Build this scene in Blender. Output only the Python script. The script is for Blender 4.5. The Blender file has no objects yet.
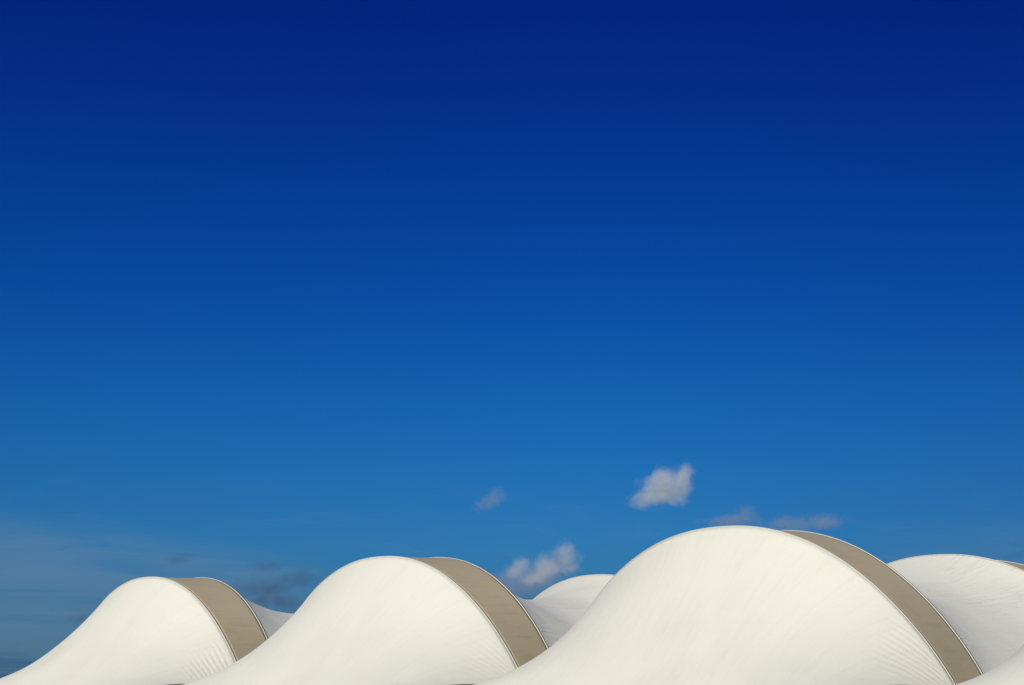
import bpy, math, random
import numpy as np
from mathutils import Vector, Matrix
random.seed(4); rng=np.random.default_rng(7)
sc=bpy.context.scene
col=sc.collection

# ------------------------------------------------------------------ layout of the tent field (metres)
OX,OY=-22.8045,91.3944          # middle of the front arch of the farthest tent in the front row
SP=22.0058                      # spacing of the tents along a row
YAW=math.radians(46.65)
TILT=13.398
ZF,H,W=1.0922,6.92,10.2116      # arch springing height, rise, half span
PW,BW=2.2144,.8572
T=2.6478; HR=1.0123; LEAN=.4963 # distance between the paired arches
ROW2=17.8236
UC,VF,ZC,ZM,VB=10.73,8.52,1.03,.516,-.775   # front anchor corners
R=Vector((math.sin(YAW),-math.cos(YAW),0)); D=Vector((math.cos(YAW),math.sin(YAW),0))

# ------------------------------------------------------------------ node helpers
def new_mat(name):
    m=bpy.data.materials.new(name); m.use_nodes=True; nt=m.node_tree
    b=nt.nodes['Principled BSDF']; return m,nt,b
class N:
    def __init__(s,nt): s.nt=nt
    def n(s,t,**k):
        x=s.nt.nodes.new(t)
        for a,v in k.items(): setattr(x,a,v)
        return x
    def put(s,sock,v):
        if isinstance(v,bpy.types.NodeSocket): s.nt.links.new(v,sock)
        else: sock.default_value=v
    def m(s,op,a,b=0.0,c=None,clamp=False):
        x=s.n('ShaderNodeMath',operation=op,use_clamp=clamp); s.put(x.inputs[0],a); s.put(x.inputs[1],b)
        if c is not None: s.put(x.inputs[2],c)
        return x.outputs[0]
    def sm(s,v,a,b,lo=0.0,hi=1.0):
        x=s.n('ShaderNodeMapRange',interpolation_type='SMOOTHSTEP'); s.put(x.inputs[0],v)
        for i,q in zip((1,2,3,4),(a,b,lo,hi)): s.put(x.inputs[i],q)
        return x.outputs[0]
    def mix(s,f,a,b,mode='MIX'):
        x=s.n('ShaderNodeMix',data_type='RGBA',blend_type=mode); s.put(x.inputs['Factor'],f); s.put(x.inputs[6],a); s.put(x.inputs[7],b); return x.outputs[2]
    def noise(s,vec,scale,detail=3,rough=.5,dist=0.0):
        x=s.n('ShaderNodeTexNoise'); s.put(x.inputs['Vector'],vec); x.inputs['Scale'].default_value=scale
        x.inputs['Detail'].default_value=detail; x.inputs['Roughness'].default_value=rough; x.inputs['Distortion'].default_value=dist
        return x.outputs['Fac']
    def mapping(s,vec,scale=(1,1,1),loc=(0,0,0),rot=(0,0,0)):
        x=s.n('ShaderNodeMapping'); s.put(x.inputs['Vector'],vec); x.inputs['Scale'].default_value=scale; x.inputs['Location'].default_value=loc; x.inputs['Rotation'].default_value=rot
        return x.outputs[0]
def rgb(r,g,b): return (r,g,b,1)
def s2l(c): return tuple(((v/255+.055)/1.055)**2.4 if v/255>.04045 else v/255/12.92 for v in c)

# ------------------------------------------------------------------ materials
def fabric(name,base,dirty,seams,wrinkle,trans=.09,sv=1.0):
    m,nt,b=new_mat(name); k=N(nt)
    tc=k.n('ShaderNodeTexCoord'); obj=tc.outputs['Object']; uv=tc.outputs['UV']
    su=k.n('ShaderNodeSeparateXYZ'); k.put(su.inputs[0],uv)
    so=k.n('ShaderNodeSeparateXYZ'); k.put(so.inputs[0],obj)
    # soft staining that runs down the cloth, plus fine mottling
    n1=k.noise(obj,.22,4,.55); n2=k.noise(k.mapping(uv,(3.2,.35,1)),1.0,5,.6); n3=k.noise(obj,6,4,.6)
    f=k.m('MULTIPLY',k.sm(n1,.35,.75),.55); f=k.m('ADD',f,k.m('MULTIPLY',k.sm(n2,.45,.8),.45)); f=k.m('ADD',f,k.m('MULTIPLY',k.sm(n3,.3,.8),.12))
    c=k.mix(f,rgb(*base),rgb(*dirty))
    # welded seams between cloth widths (uv is in metres)
    fr=k.m('FRACT',k.m('ADD',k.m('DIVIDE',su.outputs[0],seams),.5)); dl=k.m('ABSOLUTE',k.m('SUBTRACT',fr,.5))
    line=k.sm(dl,.008,.022,1.0,0.0); side=k.sm(dl,.02,.05,1.0,0.0)
    c=k.mix(k.m('MULTIPLY',line,.05*sv),c,rgb(*[v*.62 for v in base]))
    c=k.mix(k.m('MULTIPLY',side,.02*sv),c,rgb(*[v*.8 for v in base]))
    k.put(b.inputs['Base Color'],c); b.inputs['Roughness'].default_value=.55
    b.inputs['Specular IOR Level'].default_value=.25
    # bump: weave-scale noise, tension creases, radiating puckers at the arch feet
    h=k.m('MULTIPLY',k.noise(k.mapping(uv,(.55,.16,1)),2.2,4,.6,.6),.008)
    h=k.m('ADD',h,k.m('MULTIPLY',k.noise(obj,14,3,.6),.0012))
    h=k.m('ADD',h,k.m('MULTIPLY',line,.002))
    if wrinkle:
        cr=k.n('ShaderNodeAttribute',attribute_type='OBJECT',attribute_name='slack').outputs['Fac']
        cn=k.noise(k.mapping(uv,(1.5,.22,1),(3,7,0),(0,0,.35)),1.0,4,.55,1.2); rid=k.m('ABSOLUTE',k.m('SUBTRACT',cn,.5)); rid=k.sm(rid,0.0,.09,1.0,0.0)
        h=k.m('ADD',h,k.m('MULTIPLY',k.m('MULTIPLY',rid,k.sm(k.noise(obj,.35,2,.5),.42,.62)),k.m('MULTIPLY',cr,.018)))
        at=k.n('ShaderNodeAttribute',attribute_type='OBJECT',attribute_name='pucker'); amt=at.outputs['Fac']
        stp=k.n('ShaderNodeAttribute',attribute_type='OBJECT',attribute_name='crease_turn').outputs['Fac']
        ax=k.m('ABSOLUTE',so.outputs[0])
        dx=k.m('SUBTRACT',W+.3,ax); dy=k.m('SUBTRACT',.9,so.outputs[1]); dz=k.m('SUBTRACT',so.outputs[2],ZF-1.6)
        vv=k.m('MULTIPLY',so.outputs[1],-1.0); zz=k.m('SUBTRACT',so.outputs[2],ZF)
        th=k.m('ARCTAN2',dz,k.m('ADD',dy,.6))
        rr=k.m('SQRT',k.m('ADD',k.m('ADD',k.m('MULTIPLY',vv,vv),k.m('MULTIPLY',zz,zz)),k.m('MULTIPLY',dx,dx)))
        wob=k.noise(obj,1.1,2,.5)
        ph=k.m('ADD',k.m('ADD',k.m('MULTIPLY',th,k.m('SUBTRACT',88.0,k.m('MULTIPLY',stp,70.0))),k.m('MULTIPLY',k.m('MULTIPLY',vv,stp),-17.0)),k.m('MULTIPLY',wob,5.0))
        wv=k.m('SINE',ph)
        msk=k.m('MULTIPLY',k.sm(rr,.5,1.4),k.sm(rr,2.2,4.4,1.0,0.0))
        msk=k.m('MULTIPLY',msk,k.sm(vv,.25,.7)); msk=k.m('MULTIPLY',msk,k.sm(k.noise(obj,.8,2,.5),.3,.62,.35,1.0))
        h=k.m('ADD',h,k.m('MULTIPLY',k.m('MULTIPLY',wv,msk),k.m('MULTIPLY',amt,.011)))
    bp=k.n('ShaderNodeBump'); bp.inputs['Strength'].default_value=1.0; bp.inputs['Distance'].default_value=1.0; k.put(bp.inputs['Height'],h)
    k.put(b.inputs['Normal'],bp.outputs[0])
    if trans>0:
        tr=k.n('ShaderNodeBsdfTranslucent'); k.put(tr.inputs['Color'],c); k.put(tr.inputs['Normal'],bp.outputs[0])
        mx=k.n('ShaderNodeMixShader'); mx.inputs[0].default_value=trans
        nt.links.new(b.outputs[0],mx.inputs[1]); nt.links.new(tr.outputs[0],mx.inputs[2])
        nt.links.new(mx.outputs[0],nt.nodes['Material Output'].inputs[0])
    return m
WHITE=fabric('white_membrane',(.79,.755,.645),(.715,.685,.575),2.35,True)
TAN=fabric('tan_mesh_fabric',(.455,.375,.24),(.335,.285,.185),3.1,False,.04,2.2)
def plain(name,c,rough=.5,metal=0.0,var=.25,scale=3.0):
    m,nt,b=new_mat(name); k=N(nt); tc=k.n('ShaderNodeTexCoord')
    f=k.noise(tc.outputs['Object'],scale,5,.6); k.put(b.inputs['Base Color'],k.mix(f,rgb(*c),rgb(*[v*(1-var) for v in c])))
    b.inputs['Roughness'].default_value=rough; b.inputs['Metallic'].default_value=metal; return m
TRIM=plain('cream_keder_strip',(.66,.62,.51),.7,0,.15)
DARK=plain('arch_steel_shade_gap',(.055,.05,.045),.5,.2)  # arch tube, coloured near black to stand in for the shadow gap
STEEL=plain('galvanised_steel',(.45,.45,.44),.4,.8)
CONC=plain('footing_concrete',(.36,.35,.32),.9,0,.3,4)

# ------------------------------------------------------------------ mesh helpers
def link(o,parent=None):
    col.objects.link(o)
    if parent is not None: o.parent=parent
    return o
def mesh_obj(name,verts,faces,mat,parent=None,uvs=None,smooth=True):
    me=bpy.data.meshes.new(name); me.from_pydata([tuple(v) for v in verts],[],faces); me.materials.append(mat)
    if uvs is not None:
        l=me.uv_layers.new(name='UVMap'); vi=np.empty(len(me.loops),int); me.loops.foreach_get('vertex_index',vi)
        l.data.foreach_set('uv',np.asarray(uvs)[vi].astype(np.float32).ravel())
    if smooth: me.polygons.foreach_set('use_smooth',[True]*len(me.polygons))
    me.update(); return link(bpy.data.objects.new(name,me),parent)
def grid_obj(name,G,mat,parent,thick=.012,flip=False):
    """a cloth sheet with a real (small) thickness; G is (nu,nv,3)"""
    nu,nv,_=G.shape
    du=np.gradient(G,axis=0); dv=np.gradient(G,axis=1); n=np.cross(du,dv); n/=np.maximum(np.linalg.norm(n,axis=2,keepdims=True),1e-9)
    if n[nu//2,nv//2,2]<0: n=-n; rev=True
    else: rev=False
    top=G.reshape(-1,3); bot=(G-n*thick).reshape(-1,3)
    au=np.concatenate([np.zeros((1,nv)),np.cumsum(np.linalg.norm(np.diff(G,axis=0),axis=2),0)],0)
    lu=au[-1:].max(); U=au/np.maximum(au[-1:],1e-6)*au[:,:1].max(); U=U-U[nu//2:nu//2+1]
    V=np.concatenate([np.zeros((nu,1)),np.cumsum(np.linalg.norm(np.diff(G,axis=1),axis=2),1)],1)
    uv=np.stack([U,V],2).reshape(-1,2)
    N_=nu*nv; idx=np.arange(N_).reshape(nu,nv); a=idx[:-1,:-1].ravel();b=idx[1:,:-1].ravel();c=idx[1:,1:].ravel();d=idx[:-1,1:].ravel()
    F=np.stack([a,b,c,d],1); 
    if rev: F=F[:,::-1]
    B=F[:,::-1]+N_
    faces=F.tolist()+B.tolist()
    rim=list(idx[:,0])+list(idx[-1,1:])+list(idx[-2::-1,-1])+list(idx[0,-2:0:-1])
    for i in range(len(rim)):
        p,q=int(rim[i]),int(rim[(i+1)%len(rim)])
        faces.append([p,q,q+N_,p+N_] if rev else [q,p,p+N_,q+N_])
    return mesh_obj(name,np.vstack([top,bot]),faces,mat,parent,np.vstack([uv,uv]))
def sweep(name,path,prof,mat,parent,closed=True,up=None):
    """sweep a closed profile (list of (a,b)) along a path; a along 'side', b along the outward normal"""
    path=np.asarray(path,float); t=np.gradient(path,axis=0); t/=np.linalg.norm(t,axis=1,keepdims=True)
    side=np.array([0,1.,0]) if up is None else np.asarray(up,float)
    vs=[];n=len(prof)
    for p,tt in zip(path,t):
        s=side-tt*(side@tt); s/=np.linalg.norm(s); o=np.cross(tt,s)
        if up is None and o[2]<0 and abs(o[2])>1e-3: o=-o
        for a,b in prof: vs.append(p+s*a+o*b)
    f=[]
    for i in range(len(path)-1):
        for j in range(n):
            k=(j+1)%n; f.append([i*n+j,i*n+k,(i+1)*n+k,(i+1)*n+j])
    f.append(list(range(n))[::-1]); f.append([(len(path)-1)*n+j for j in range(n)])
    return mesh_obj(name,vs,f,mat,parent,smooth=n>5)
def circ(r,n=10): return [(r*math.cos(2*math.pi*i/n),r*math.sin(2*math.pi*i/n)) for i in range(n)]
def box(name,c,s,mat,parent,bev=.03):
    import bmesh
    bm=bmesh.new(); bmesh.ops.create_cube(bm,size=1); 
    for v in bm.verts: v.co=Vector((v.co.x*s[0]+c[0],v.co.y*s[1]+c[1],v.co.z*s[2]+c[2]))
    bmesh.ops.bevel(bm,geom=list(bm.edges),offset=bev,segments=2,affect='EDGES')
    me=bpy.data.meshes.new(name); bm.to_mesh(me); bm.free(); me.materials.append(mat)
    return link(bpy.data.objects.new(name,me),parent)

# ------------------------------------------------------------------ form finding (force density), local frame: x along the row, y away from the viewer, z up
NU=41
def pgrid(n=NU):
    p=np.linspace(-1,1,n); return np.sign(p)*(1-(1-abs(p))**1.3)
def rise(p): return np.maximum(1-abs(p)**PW,0)**BW
def arch_path(y,lean,h,n=NU,p=None):
    p=pgrid(n) if p is None else p; s=rise(p); return np.column_stack([p*W,y+lean*s,ZF+h*s])
def fdm(B,fixed,a,b,q):
    nu,nv,_=B.shape; n=nu*nv; L=np.zeros((n,n)); a=np.array(a);b=np.array(b);q=np.array(q,float)
    np.add.at(L,(a,a),q);np.add.at(L,(b,b),q);np.add.at(L,(a,b),-q);np.add.at(L,(b,a),-q)
    f=fixed.ravel(); X=B.reshape(n,3).copy(); fr=~f
    X[fr]=np.linalg.solve(L[np.ix_(fr,fr)],-L[np.ix_(fr,f)]@X[f]); return X.reshape(nu,nv,3)
def front_net():
    NV=21; B=np.zeros((NU,NV,3)); p=pgrid(); B[:,0]=arch_path(0,-LEAN,H); fm=np.zeros((NU,NV),bool); fm[:,0]=True; fm[:,-1]=True
    B[:,-1]=np.column_stack([p*UC,-(VF+VB*(1-p**2)),ZC+(ZM-ZC)*(1-np.abs(p)**4)])
    idx=np.arange(NU*NV).reshape(NU,NV); a=[];b=[];w=[]
    g=np.exp(1.235*np.linspace(0,1,NV-1))
    for i in range(NU):
        a+=list(idx[i,:-1]);b+=list(idx[i,1:]);w+=list((math.exp(2.25) if i in(0,NU-1) else 1.0)*g)
    for j in range(1,NV-1):
        a+=list(idx[:-1,j]);b+=list(idx[1:,j]);w+=[math.exp(.068)]*(NU-1)
    return fdm(B,fm,a,b,w)
def saddle_net():
    NV=31; B=np.zeros((NU,NV,3)); B[:,0]=arch_path(-ROW2+0+ROW2+T,LEAN,H*HR); B[:,-1]=arch_path(ROW2,-LEAN,H)
    fm=np.zeros((NU,NV),bool); fm[:,0]=fm[:,-1]=True; idx=np.arange(NU*NV).reshape(NU,NV); a=[];b=[];w=[]
    g=np.exp(-.229*np.abs(np.linspace(-1,1,NV-1)))
    for i in range(NU):
        a+=list(idx[i,:-1]);b+=list(idx[i,1:]);w+=list((math.exp(3.269) if i in(0,NU-1) else 1.0)*g)
    for j in range(1,NV-1):
        a+=list(idx[:-1,j]);b+=list(idx[1:,j]);w+=[math.exp(-.7125)]*(NU-1)
    G=fdm(B,fm,a,b,w); G[:,:,1]-=ROW2; return G
def up1(G,f):
    """Catmull-Rom refinement along axis 0"""
    n=G.shape[0]; P=np.concatenate([2*G[:1]-G[1:2],G,2*G[-1:]-G[-2:-1]],0); out=[]
    for i in range(n-1):
        p0,p1,p2,p3=P[i],P[i+1],P[i+2],P[i+3]
        for k in range(f):
            t=k/f; out.append(.5*((2*p1)+(-p0+p2)*t+(2*p0-5*p1+4*p2-p3)*t*t+(-p0+3*p1-3*p2+p3)*t**3))
    out.append(G[-1]); return np.array(out)
def refine(G,f=4):
    G=up1(G,f); return np.swapaxes(up1(np.swapaxes(G,0,1),f),0,1)
FRONT=refine(front_net()); SADDLE=refine(saddle_net())
BACK=FRONT*np.array([1,-1,1.0]); BACK[:,:,1]+=T
BACK[:,:,2]=ZF+(BACK[:,:,2]-ZF)*np.where(BACK[:,:,2]>ZF,HR,1)

def smooth_noise(shape,cells,amp):
    c=rng.normal(size=(cells[0]+3,cells[1]+3)); u=np.linspace(0,cells[0],shape[0]); v=np.linspace(0,cells[1],shape[1])
    def interp(a,x):
        i=np.floor(x).astype(int); t=(x-i)[:,None]; t=t*t*(3-2*t); return a[i]*(1-t)+a[i+1]*t
    return interp(interp(c,u).T,v).T*amp
def vary(G,amp=.03,fixfront=True):
    """each cloth hangs a little differently; the edges held by the arches stay put"""
    G=G.copy(); n=smooth_noise(G.shape[:2],(9,5),amp)
    e=np.minimum(np.linspace(0,1,G.shape[1])*6,1)
    if not fixfront: e=e*np.minimum(np.linspace(1,0,G.shape[1])*6,1)
    s=np.minimum(np.minimum(np.linspace(0,1,G.shape[0]),np.linspace(1,0,G.shape[0]))*8,1)
    G[:,:,2]+=n*e[None,:]*s[:,None]; return G

def arch_parts(root,y,lean,h,wd=.08):
    pth=arch_path(y,lean,h,p=np.sign(np.linspace(-1,1,121))*(1-(1-abs(np.linspace(-1,1,121)))**1.3))
    p1=pth.copy(); sweep('edge_strip',p1,[(0,-.03),(wd,-.03),(wd,.012),(wd-.015,.02),(.015,.02),(0,.012)],TRIM,root)
    p2=pth.copy(); p2[:,1]+=wd+.034; p2[:,2]-=.02; sweep('arch',p2,circ(.036),DARK,root)
def band(root,hr=HR):
    p=np.sign(np.linspace(-1,1,121))*(1-(1-abs(np.linspace(-1,1,121)))**1.3)
    A=arch_path(.15,-LEAN,H,p=p); B=arch_path(T-.02,LEAN,H*hr,p=p)
    t=np.linspace(0,1,17)[None,:,None]; G=A[:,None,:]*(1-t)+B[:,None,:]*t
    G[:,:,2]-=(.03*np.sin(np.pi*t[:,:,0]))*(rise(p)[:,None]**.5)+.005      # slight saddle between the arches
    grid_obj('arch_band',G,TAN,root)
def footings(root,ys):
    for s in (-1,1):
        for y in ys:
            box('footing',(s*(W+.05),y,ZF/2-.06),(.9,.7,ZF-.05),CONC,root)
def anchors(root,y,sgn):
    for s in (-1,1):
        a=np.array([s*UC,y,ZC]); b=np.array([s*(UC+.05),y+sgn*.5,-.1])
        sweep('anchor_post',np.array([b,a*.5+b*.5,a+(a-b)*.06]),circ(.07),STEEL,root,up=(1,0,0))
def edge_cables(root,G):
    for path in (G[:,-1],G[0,:],G[-1,:]):
        sweep('edge_cable',path-np.array([0,0,.03]),circ(.022,8),STEEL,root,up=(.31,.2,.93))
def place(o,m,row,du):
    P=Vector((OX,OY,0))+R*(m*SP+du)+D*(ROW2*row); o.location=P; o.rotation_euler=(0,0,math.atan2(R.y,R.x))

def copy_tree(o,parent=None):
    c=o.copy(); col.objects.link(c)
    if parent is not None: c.parent=parent
    for ch in [x for x in list(bpy.data.objects) if x.parent==o]: copy_tree(ch,c)
    return c
def tent(m,row,du,label,pucker,du0=0.0,hr=HR,hr0=HR,drop=0.0):
    root=bpy.data.objects.new('membrane_tent',None); col.objects.link(root); root.empty_display_size=2
    root['label']=label; root['category']='tent'; root['group']='white arched tents in two rows'
    place(root,m,row,du); root.location.z-=drop
    if row==0: fc=grid_obj('front_canopy',vary(FRONT,.03,False),WHITE,root); edge_cables(root,FRONT); anchors(root,-VF,-1)
    else:
        SG=vary(SADDLE,.05,False); SG[:,:,0]+=(du0-du)*np.linspace(1,0,SG.shape[1])[None,:]**1.5; SG[:,:,2]+=(SG[:,:,2]-ZF)*(hr0/HR-1)*np.linspace(1,0,SG.shape[1])[None,:]**2+drop*np.linspace(1,0,SG.shape[1])[None,:]   # meets the tent in front of it exactly
        fc=grid_obj('front_canopy',SG,WHITE,root)
        BK=BACK.copy(); BK[:,:,2]=np.where(BK[:,:,2]>ZF,ZF+(BK[:,:,2]-ZF)*hr/HR,BK[:,:,2])
        rc=grid_obj('rear_canopy',vary(BK,.03,False),WHITE,root); rc['pucker']=1.0; edge_cables(root,BACK); anchors(root,T+VF,1)
    fc['pucker']=pucker; fc['slack']=1.0 if row else .22; fc['crease_turn']=1.0 if m==0 else .0
    arch_parts(root,0,-LEAN,H); arch_parts(root,T,LEAN,H*hr,.055); band(root,hr); footings(root,(0.1,T+.1))
    return root
tent(0,0,-.02,'far left white arched tent, smallest of the front row, its left slope against open sky',1.3,hr=1.02)
tent(1,0,.12,'middle white arched tent of the front row, its left slope overlapping the smallest tent',.45,hr=1.023)
tent(2,0,-.08,'largest white arched tent, right of centre, its peak the highest of all',1.0)
tent(3,0,0,'white tent slope in the bottom right corner, in front of the largest tent',1.0)
tent(0,1,0,'grey-white tent cloth dipping behind the tan band of the smallest tent',1.0,-.02,hr0=1.02)
tent(1,1,-.12,'white tent hump behind, seen in the dip between the middle tent and the largest tent',1.0,.12,hr0=1.023)
tent(2,1,.68,'white rear tent hump behind the largest tent, cut off by the right edge',1.6,-.08,hr=.992,drop=.12)

# ------------------------------------------------------------------ ground
m,nt,b=new_mat('dry_ground'); k=N(nt); tc=k.n('ShaderNodeTexCoord'); o=tc.outputs['Object']
f=k.noise(o,.05,6,.6); f2=k.noise(o,3,5,.7)
c=k.mix(f,rgb(.30,.27,.21),rgb(.22,.22,.15)); c=k.mix(k.m('MULTIPLY',f2,.5),c,rgb(.34,.31,.26)); k.put(b.inputs['Base Color'],c); b.inputs['Roughness'].default_value=.95
bp=k.n('ShaderNodeBump'); bp.inputs['Distance'].default_value=.03; k.put(bp.inputs['Height'],f2); k.put(b.inputs['Normal'],bp.outputs[0])
n=40; g=np.linspace(-1,1,n+1); g=np.sign(g)*abs(g)**2.5*9000
vs=[(x,y,0) for x in g for y in g]; fs=[[i*(n+1)+j,(i+1)*(n+1)+j,(i+1)*(n+1)+j+1,i*(n+1)+j+1] for i in range(n) for j in range(n)]
go=mesh_obj('ground',vs,fs,m,smooth=False); go['kind']='structure'

# ------------------------------------------------------------------ clouds: small bodies of vapour far behind the tents
CAMZ=1.6; FPX=1422.2
def sky_point(px,py,dist):
    th=math.radians(TILT); x=(px-512)/FPX; y=-(py-342.5)/FPX
    d=Vector((x,math.cos(th)-y*math.sin(th),math.sin(th)+y*math.cos(th))); return Vector((0,0,CAMZ))+d*dist
def cloud_mat(name,dens,colr,seed,scale,edge,squash=1.0,absorb=None):
    m=bpy.data.materials.new(name); m.use_nodes=True; nt=m.node_tree; nt.nodes.clear(); k=N(nt)
    out=k.n('ShaderNodeOutputMaterial'); v=k.n('ShaderNodeVolumePrincipled'); nt.links.new(v.outputs[0],out.inputs['Volume'])
    at=k.n('ShaderNodeTexCoord'); p=at.outputs['Object']
    v.inputs['Color'].default_value=rgb(*colr); v.inputs['Anisotropy'].default_value=.1
    # lobes are listed by the caller; falloff field stored as sum of soft balls
    return m,k,v,p
def cloud(label,px,py,dist,lobes,dens,colr,seed,scale=.12,amp=.5,soft=.5):
    """lobes: (dx,dy,rx,ry) in apparent pixels; depth radius is the mean of both"""
    u=dist/FPX; c=sky_point(px,py,dist)
    th=math.radians(TILT)
    m,k,v,p=cloud_mat('cloud_vapour_%d'%seed,dens,colr,seed,scale,soft)
    field=None
    for dx,dy,rx,ry,rot in lobes:
        # local frame: x right, y away, z up
        off=(dx*u,0,-dy*u); a=math.radians(-rot)
        sub=k.n('ShaderNodeVectorMath',operation='SUBTRACT'); k.put(sub.inputs[0],p); sub.inputs[1].default_value=off
        rt=k.n('ShaderNodeVectorRotate',rotation_type='Y_AXIS'); k.put(rt.inputs['Vector'],sub.outputs[0]); rt.inputs['Angle'].default_value=a
        dv=k.n('ShaderNodeVectorMath',operation='DIVIDE'); k.put(dv.inputs[0],rt.outputs[0]); dv.inputs[1].default_value=(rx*u,(rx+ry)*.5*u,ry*u)
        ln=k.n('ShaderNodeVectorMath',operation='LENGTH'); k.put(ln.inputs[0],dv.outputs[0]); f=k.m('SUBTRACT',1.0,ln.outputs['Value'])
        field=f if field is None else k.m('SMOOTH_MAX',field,f,.45)
    sh=k.mapping(p,(1,1,1.25),(seed*37.1,seed*11.7,0))
    nn=k.noise(sh,scale/u*.5,7,.6,.6); n2=k.noise(sh,scale/u*1.4,5,.62,.3)
    nz=k.m('ADD',k.m('MULTIPLY',k.m('SUBTRACT',nn,.5),amp*2),k.m('MULTIPLY',k.m('SUBTRACT',n2,.5),amp*.6))
    s=k.sm(k.m('ADD',field,nz),.05,.05+soft)
    k.put(v.inputs['Density'],k.m('MULTIPLY',s,dens/u))
    xs=[l[0]-max(l[2],l[3])*1.25 for l in lobes]+[l[0]+max(l[2],l[3])*1.25 for l in lobes]; zs=[-l[1]-max(l[2],l[3])*1.1 for l in lobes]+[-l[1]+max(l[2],l[3])*1.1 for l in lobes]
    ry=max((l[2]+l[3])*.5 for l in lobes)*1.3
    cx,cz=(min(xs)+max(xs))/2,(min(zs)+max(zs))/2; sx,sz=(max(xs)-min(xs))/2,(max(zs)-min(zs))/2
    import bmesh
    bm=bmesh.new(); bmesh.ops.create_icosphere(bm,subdivisions=4,radius=1.25)
    for q in bm.verts: q.co=Vector(((q.co.x*sx+cx)*u,q.co.y*ry*u,(q.co.z*sz+cz)*u))
    me=bpy.data.meshes.new('cloud'); bm.to_mesh(me); bm.free(); me.materials.append(m)
    o=bpy.data.objects.new('cloud',me); col.objects.link(o); o.location=c; o.rotation_euler=(0,0,math.atan2(-(c.x),c.y))
    o['label']=label; o['category']='cloud'; o['group']='small clouds low in the sky'
    m.cycles.volume_sampling='MULTIPLE_IMPORTANCE'
    return o
WC=(.97,.97,1.0)
DK=(.17,.25,.40)
cloud('brightest small white puff of cloud, alone in clear blue above the largest tent\'s left shoulder',662,487,1500,[(0,2,29,22,-8),(4,-9,20,16,0),(22,-7,13,20,10),(-14,10,22,14,-12),(12,6,20,14,0)],.075,(.94,.965,.96),1,soft=.95,amp=.95)
cloud('two pale cloud heads rising diagonally between the middle tent and the largest tent',540,568,1900,[(26,-9,19,19,-15),(8,-1,26,15,-30),(-22,0,22,11,-30),(0,8,30,9,-20)],.062,(.90,.93,.95),2,soft=.95,amp=.9)
cloud('shaded lower part of the two pale cloud heads, coloured slate blue',528,584,2000,[(-6,0,50,20,-12),(24,-14,32,18,-30),(-26,-4,26,14,-25)],.040,(.50,.60,.80),9,soft=.8,amp=.8)  # shading of the cloud base put in as a separate, darker-coloured volume
cloud('faintest tiny wisp of cloud, left of the bright puff',490,500,1700,[(0,0,24,12,-25)],.024,(.6,.66,.72),3,soft=1.0,amp=1.1)
cloud('small ragged wisp of cloud just above the very peak of the largest tent',742,516,2000,[(5,-2,14,12,0),(-10,5,36,9,0)],.036,(.55,.61,.70),4,soft=1.0,amp=1.1)
cloud('long flat dim cloud strip above the right shoulder of the largest tent',806,523,2100,[(-16,1,38,11,0),(16,0,34,11,0)],.030,(.55,.61,.70),5,soft=1.0,amp=1.1)
cloud('dark slate cloud bank low between the smallest tent and the middle tent',275,588,2200,[(-13,2,46,15,0),(22,-8,34,13,0),(-8,-20,26,9,0),(0,14,50,14,0)],.026,DK,6,soft=1.0,amp=1.3)
cloud('small dark blue cloud touching the left slope of the smallest tent',80,619,2200,[(0,0,18,8,-10)],.04,DK,7,soft=.9,amp=.9)
cloud('small smoky cloud just above the peak of the smallest tent',177,559,2200,[(0,0,20,8,5),(12,-3,11,6,0)],.026,DK,8,soft=1.0,amp=1.0)

# ------------------------------------------------------------------ light
SUN_EL=math.radians(34); b_=math.radians(22)
sd=(-D*math.cos(b_)+R*math.sin(b_)); sd=Vector((sd.x*math.cos(SUN_EL),sd.y*math.cos(SUN_EL),math.sin(SUN_EL)))
L=bpy.data.lights.new('sun','SUN'); L.energy=3.32; L.angle=math.radians(.5); L.color=(1.0,.945,.85)
lo=bpy.data.objects.new('sun',L); col.objects.link(lo); lo.rotation_euler=sd.to_track_quat('Z','Y').to_euler(); lo.location=(0,0,60)

w=bpy.data.worlds.new('World'); sc.world=w; w.use_nodes=True; nt=w.node_tree; k=N(nt); bg=nt.nodes['Background']
sky=k.n('ShaderNodeTexSky'); sky.sky_type='NISHITA'; sky.sun_disc=False; sky.sun_elevation=SUN_EL; sky.sun_rotation=math.atan2(sd.x,sd.y)
sky.air_density=1.0; sky.dust_density=.3; sky.ozone_density=2.0
tc=k.n('ShaderNodeTexCoord'); dirv=tc.outputs['Generated']; sx=k.n('ShaderNodeSeparateXYZ'); k.put(sx.inputs[0],dirv)
el=k.m('ARCSINE',sx.outputs[2])      # radians
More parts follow.
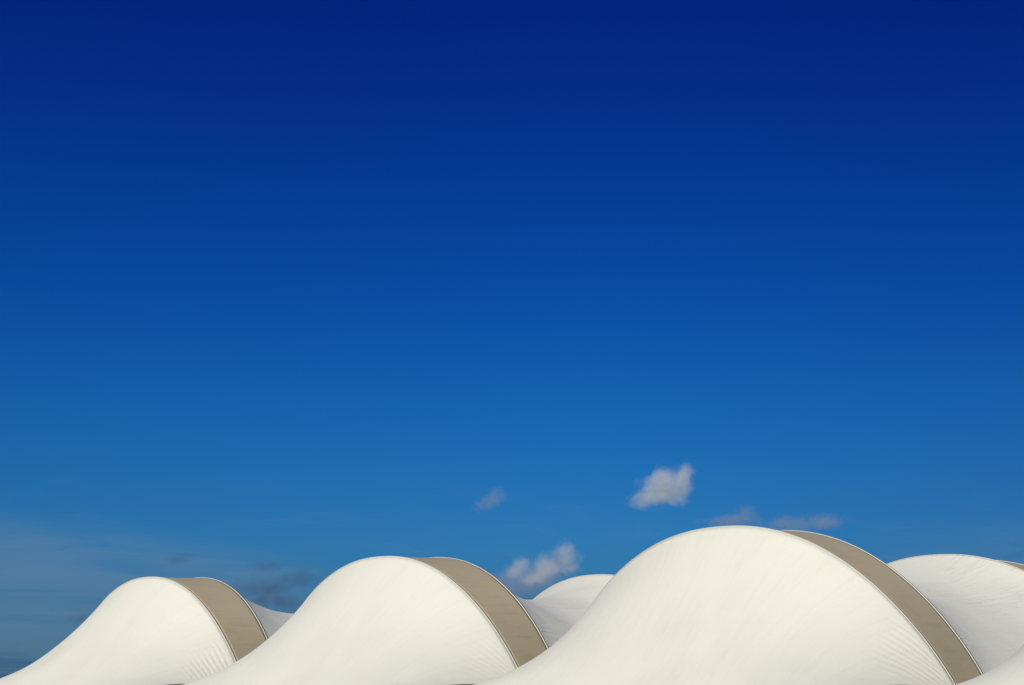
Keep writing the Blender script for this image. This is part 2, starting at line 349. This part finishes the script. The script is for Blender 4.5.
# polarised clear-sky grading by elevation (degrees : multiplier)
TINT=[(-10,(.04,.14,.30)),(0,(.045,.15,.34)),(3,(.052,.20,.42)),(5.29,(.0533,.252,.5181)),(7.88,(.0381,.2602,.5649)),(10.8,(.0249,.2532,.5982)),
 (14.83,(.0114,.2067,.6229)),(18.84,(.0100,.1603,.6000)),(22.8,(.0076,.1156,.5649)),(26.75,(.0072,.0858,.5344)),(32,(.01,.08,.5)),(55,(.35,.5,.8)),(85,(.6,.7,.9))]
DIV=1.0
if len(TINT)>2:
    ramp=k.n('ShaderNodeValToRGB'); cr=ramp.color_ramp; MX=max(max(c) for _,c in TINT)
    while len(cr.elements)>1: cr.elements.remove(cr.elements[-1])
    for i,(e,c) in enumerate(TINT):
        pos=(e+10)/100; el_=cr.elements[0] if i==0 else cr.elements.new(pos); el_.position=pos; el_.color=(c[0]/MX,c[1]/MX,c[2]/MX,1)
    k.put(ramp.inputs[0],k.m('DIVIDE',k.m('ADD',k.m('MULTIPLY',el,180/math.pi),10.0),100.0))
    sc_=k.n('ShaderNodeVectorMath',operation='SCALE'); k.put(sc_.inputs[0],ramp.outputs[0]); sc_.inputs['Scale'].default_value=MX
    dt=k.n('ShaderNodeVectorMath',operation='DOT_PRODUCT'); k.put(dt.inputs[0],dirv); dt.inputs[1].default_value=tuple(sd)
    deep=k.mix(1.0,sky.outputs[0],sc_.outputs[0],'MULTIPLY')
    azr=k.m('MULTIPLY',k.m('ARCTAN2',sx.outputs[0],sx.outputs[1]),180/math.pi)
    deep=k.mix(k.sm(azr,0,26),deep,k.mix(1.0,deep,rgb(.85,.80,.84),'MULTIPLY'))
    skyc=k.mix(k.sm(dt.outputs['Value'],-.2,.25,1.0,0.0),sky.outputs[0],deep)
    # thin streaky high haze low in the left of the view
    az=k.m('ARCTAN2',sx.outputs[0],sx.outputs[1]); azd=k.m('MULTIPLY',az,180/math.pi); eld=k.m('MULTIPLY',el,180/math.pi)
    cv=k.n('ShaderNodeCombineXYZ'); k.put(cv.inputs[0],azd); k.put(cv.inputs[1],k.m('ADD',eld,k.m('MULTIPLY',azd,.045)))
    st=k.noise(k.mapping(cv.outputs[0],(.10,1.1,1)),1.0,5,.6,.8); st2=k.noise(k.mapping(cv.outputs[0],(.25,1.6,1),(5,3,0)),1.0,6,.62,.5)
    msk=k.m('MULTIPLY',k.sm(azd,-12,-5,1.0,0.0),k.sm(k.m('ADD',eld,k.m('MULTIPLY',azd,.12)),2.9,4.2,1.0,0.0))
    lay=k.m('MULTIPLY',msk,k.sm(st,.28,.62,.25,1.0))
    skyc=k.mix(k.m('MULTIPLY',lay,.50),skyc,rgb(*[v*10 for v in s2l((100,132,164))]))
    dk=k.m('MULTIPLY',k.m('MULTIPLY',k.sm(azd,-16,-5,1.0,0.0),k.sm(eld,0,2.2,1.0,0.0)),k.sm(st2,.4,.65))
    skyc=k.mix(k.m('MULTIPLY',dk,.75),skyc,rgb(*[v*10 for v in s2l((46,88,138))]))
    rv=k.m('MULTIPLY',k.sm(azd,12,19),k.m('MULTIPLY',k.sm(eld,3.6,6.6,1.0,0.0),k.sm(st,.3,.6,.3,1.0))); skyc=k.mix(k.m('MULTIPLY',rv,.38),skyc,rgb(*[v*10 for v in s2l((105,135,170))]))
    # a few other pale veils elsewhere along the horizon
    v2=k.m('MULTIPLY',k.sm(eld,3.0,9.5,1.0,0.0),k.sm(st2,.50,.78)); skyc=k.mix(k.m('MULTIPLY',v2,.16),skyc,rgb(*[v*10 for v in s2l((120,140,165))]))
else: skyc=sky.outputs[0]
nt.links.new(skyc,bg.inputs[0]); bg.inputs[1].default_value=.10

# ------------------------------------------------------------------ camera and render
cam=bpy.data.cameras.new('camera'); cam.lens=50; cam.sensor_width=36; cam.clip_end=30000; cam.clip_start=.1
co=bpy.data.objects.new('camera',cam); col.objects.link(co); co.location=(0,0,CAMZ); co.rotation_euler=(math.radians(90+TILT),0,0); sc.camera=co
sc.render.engine='CYCLES'; sc.cycles.use_denoising=True; sc.cycles.volume_bounces=2; sc.cycles.volume_max_steps=128
sc.cycles.max_bounces=8
sc.view_settings.view_transform='Standard'; sc.view_settings.look='None'; sc.view_settings.exposure=0; sc.view_settings.gamma=1
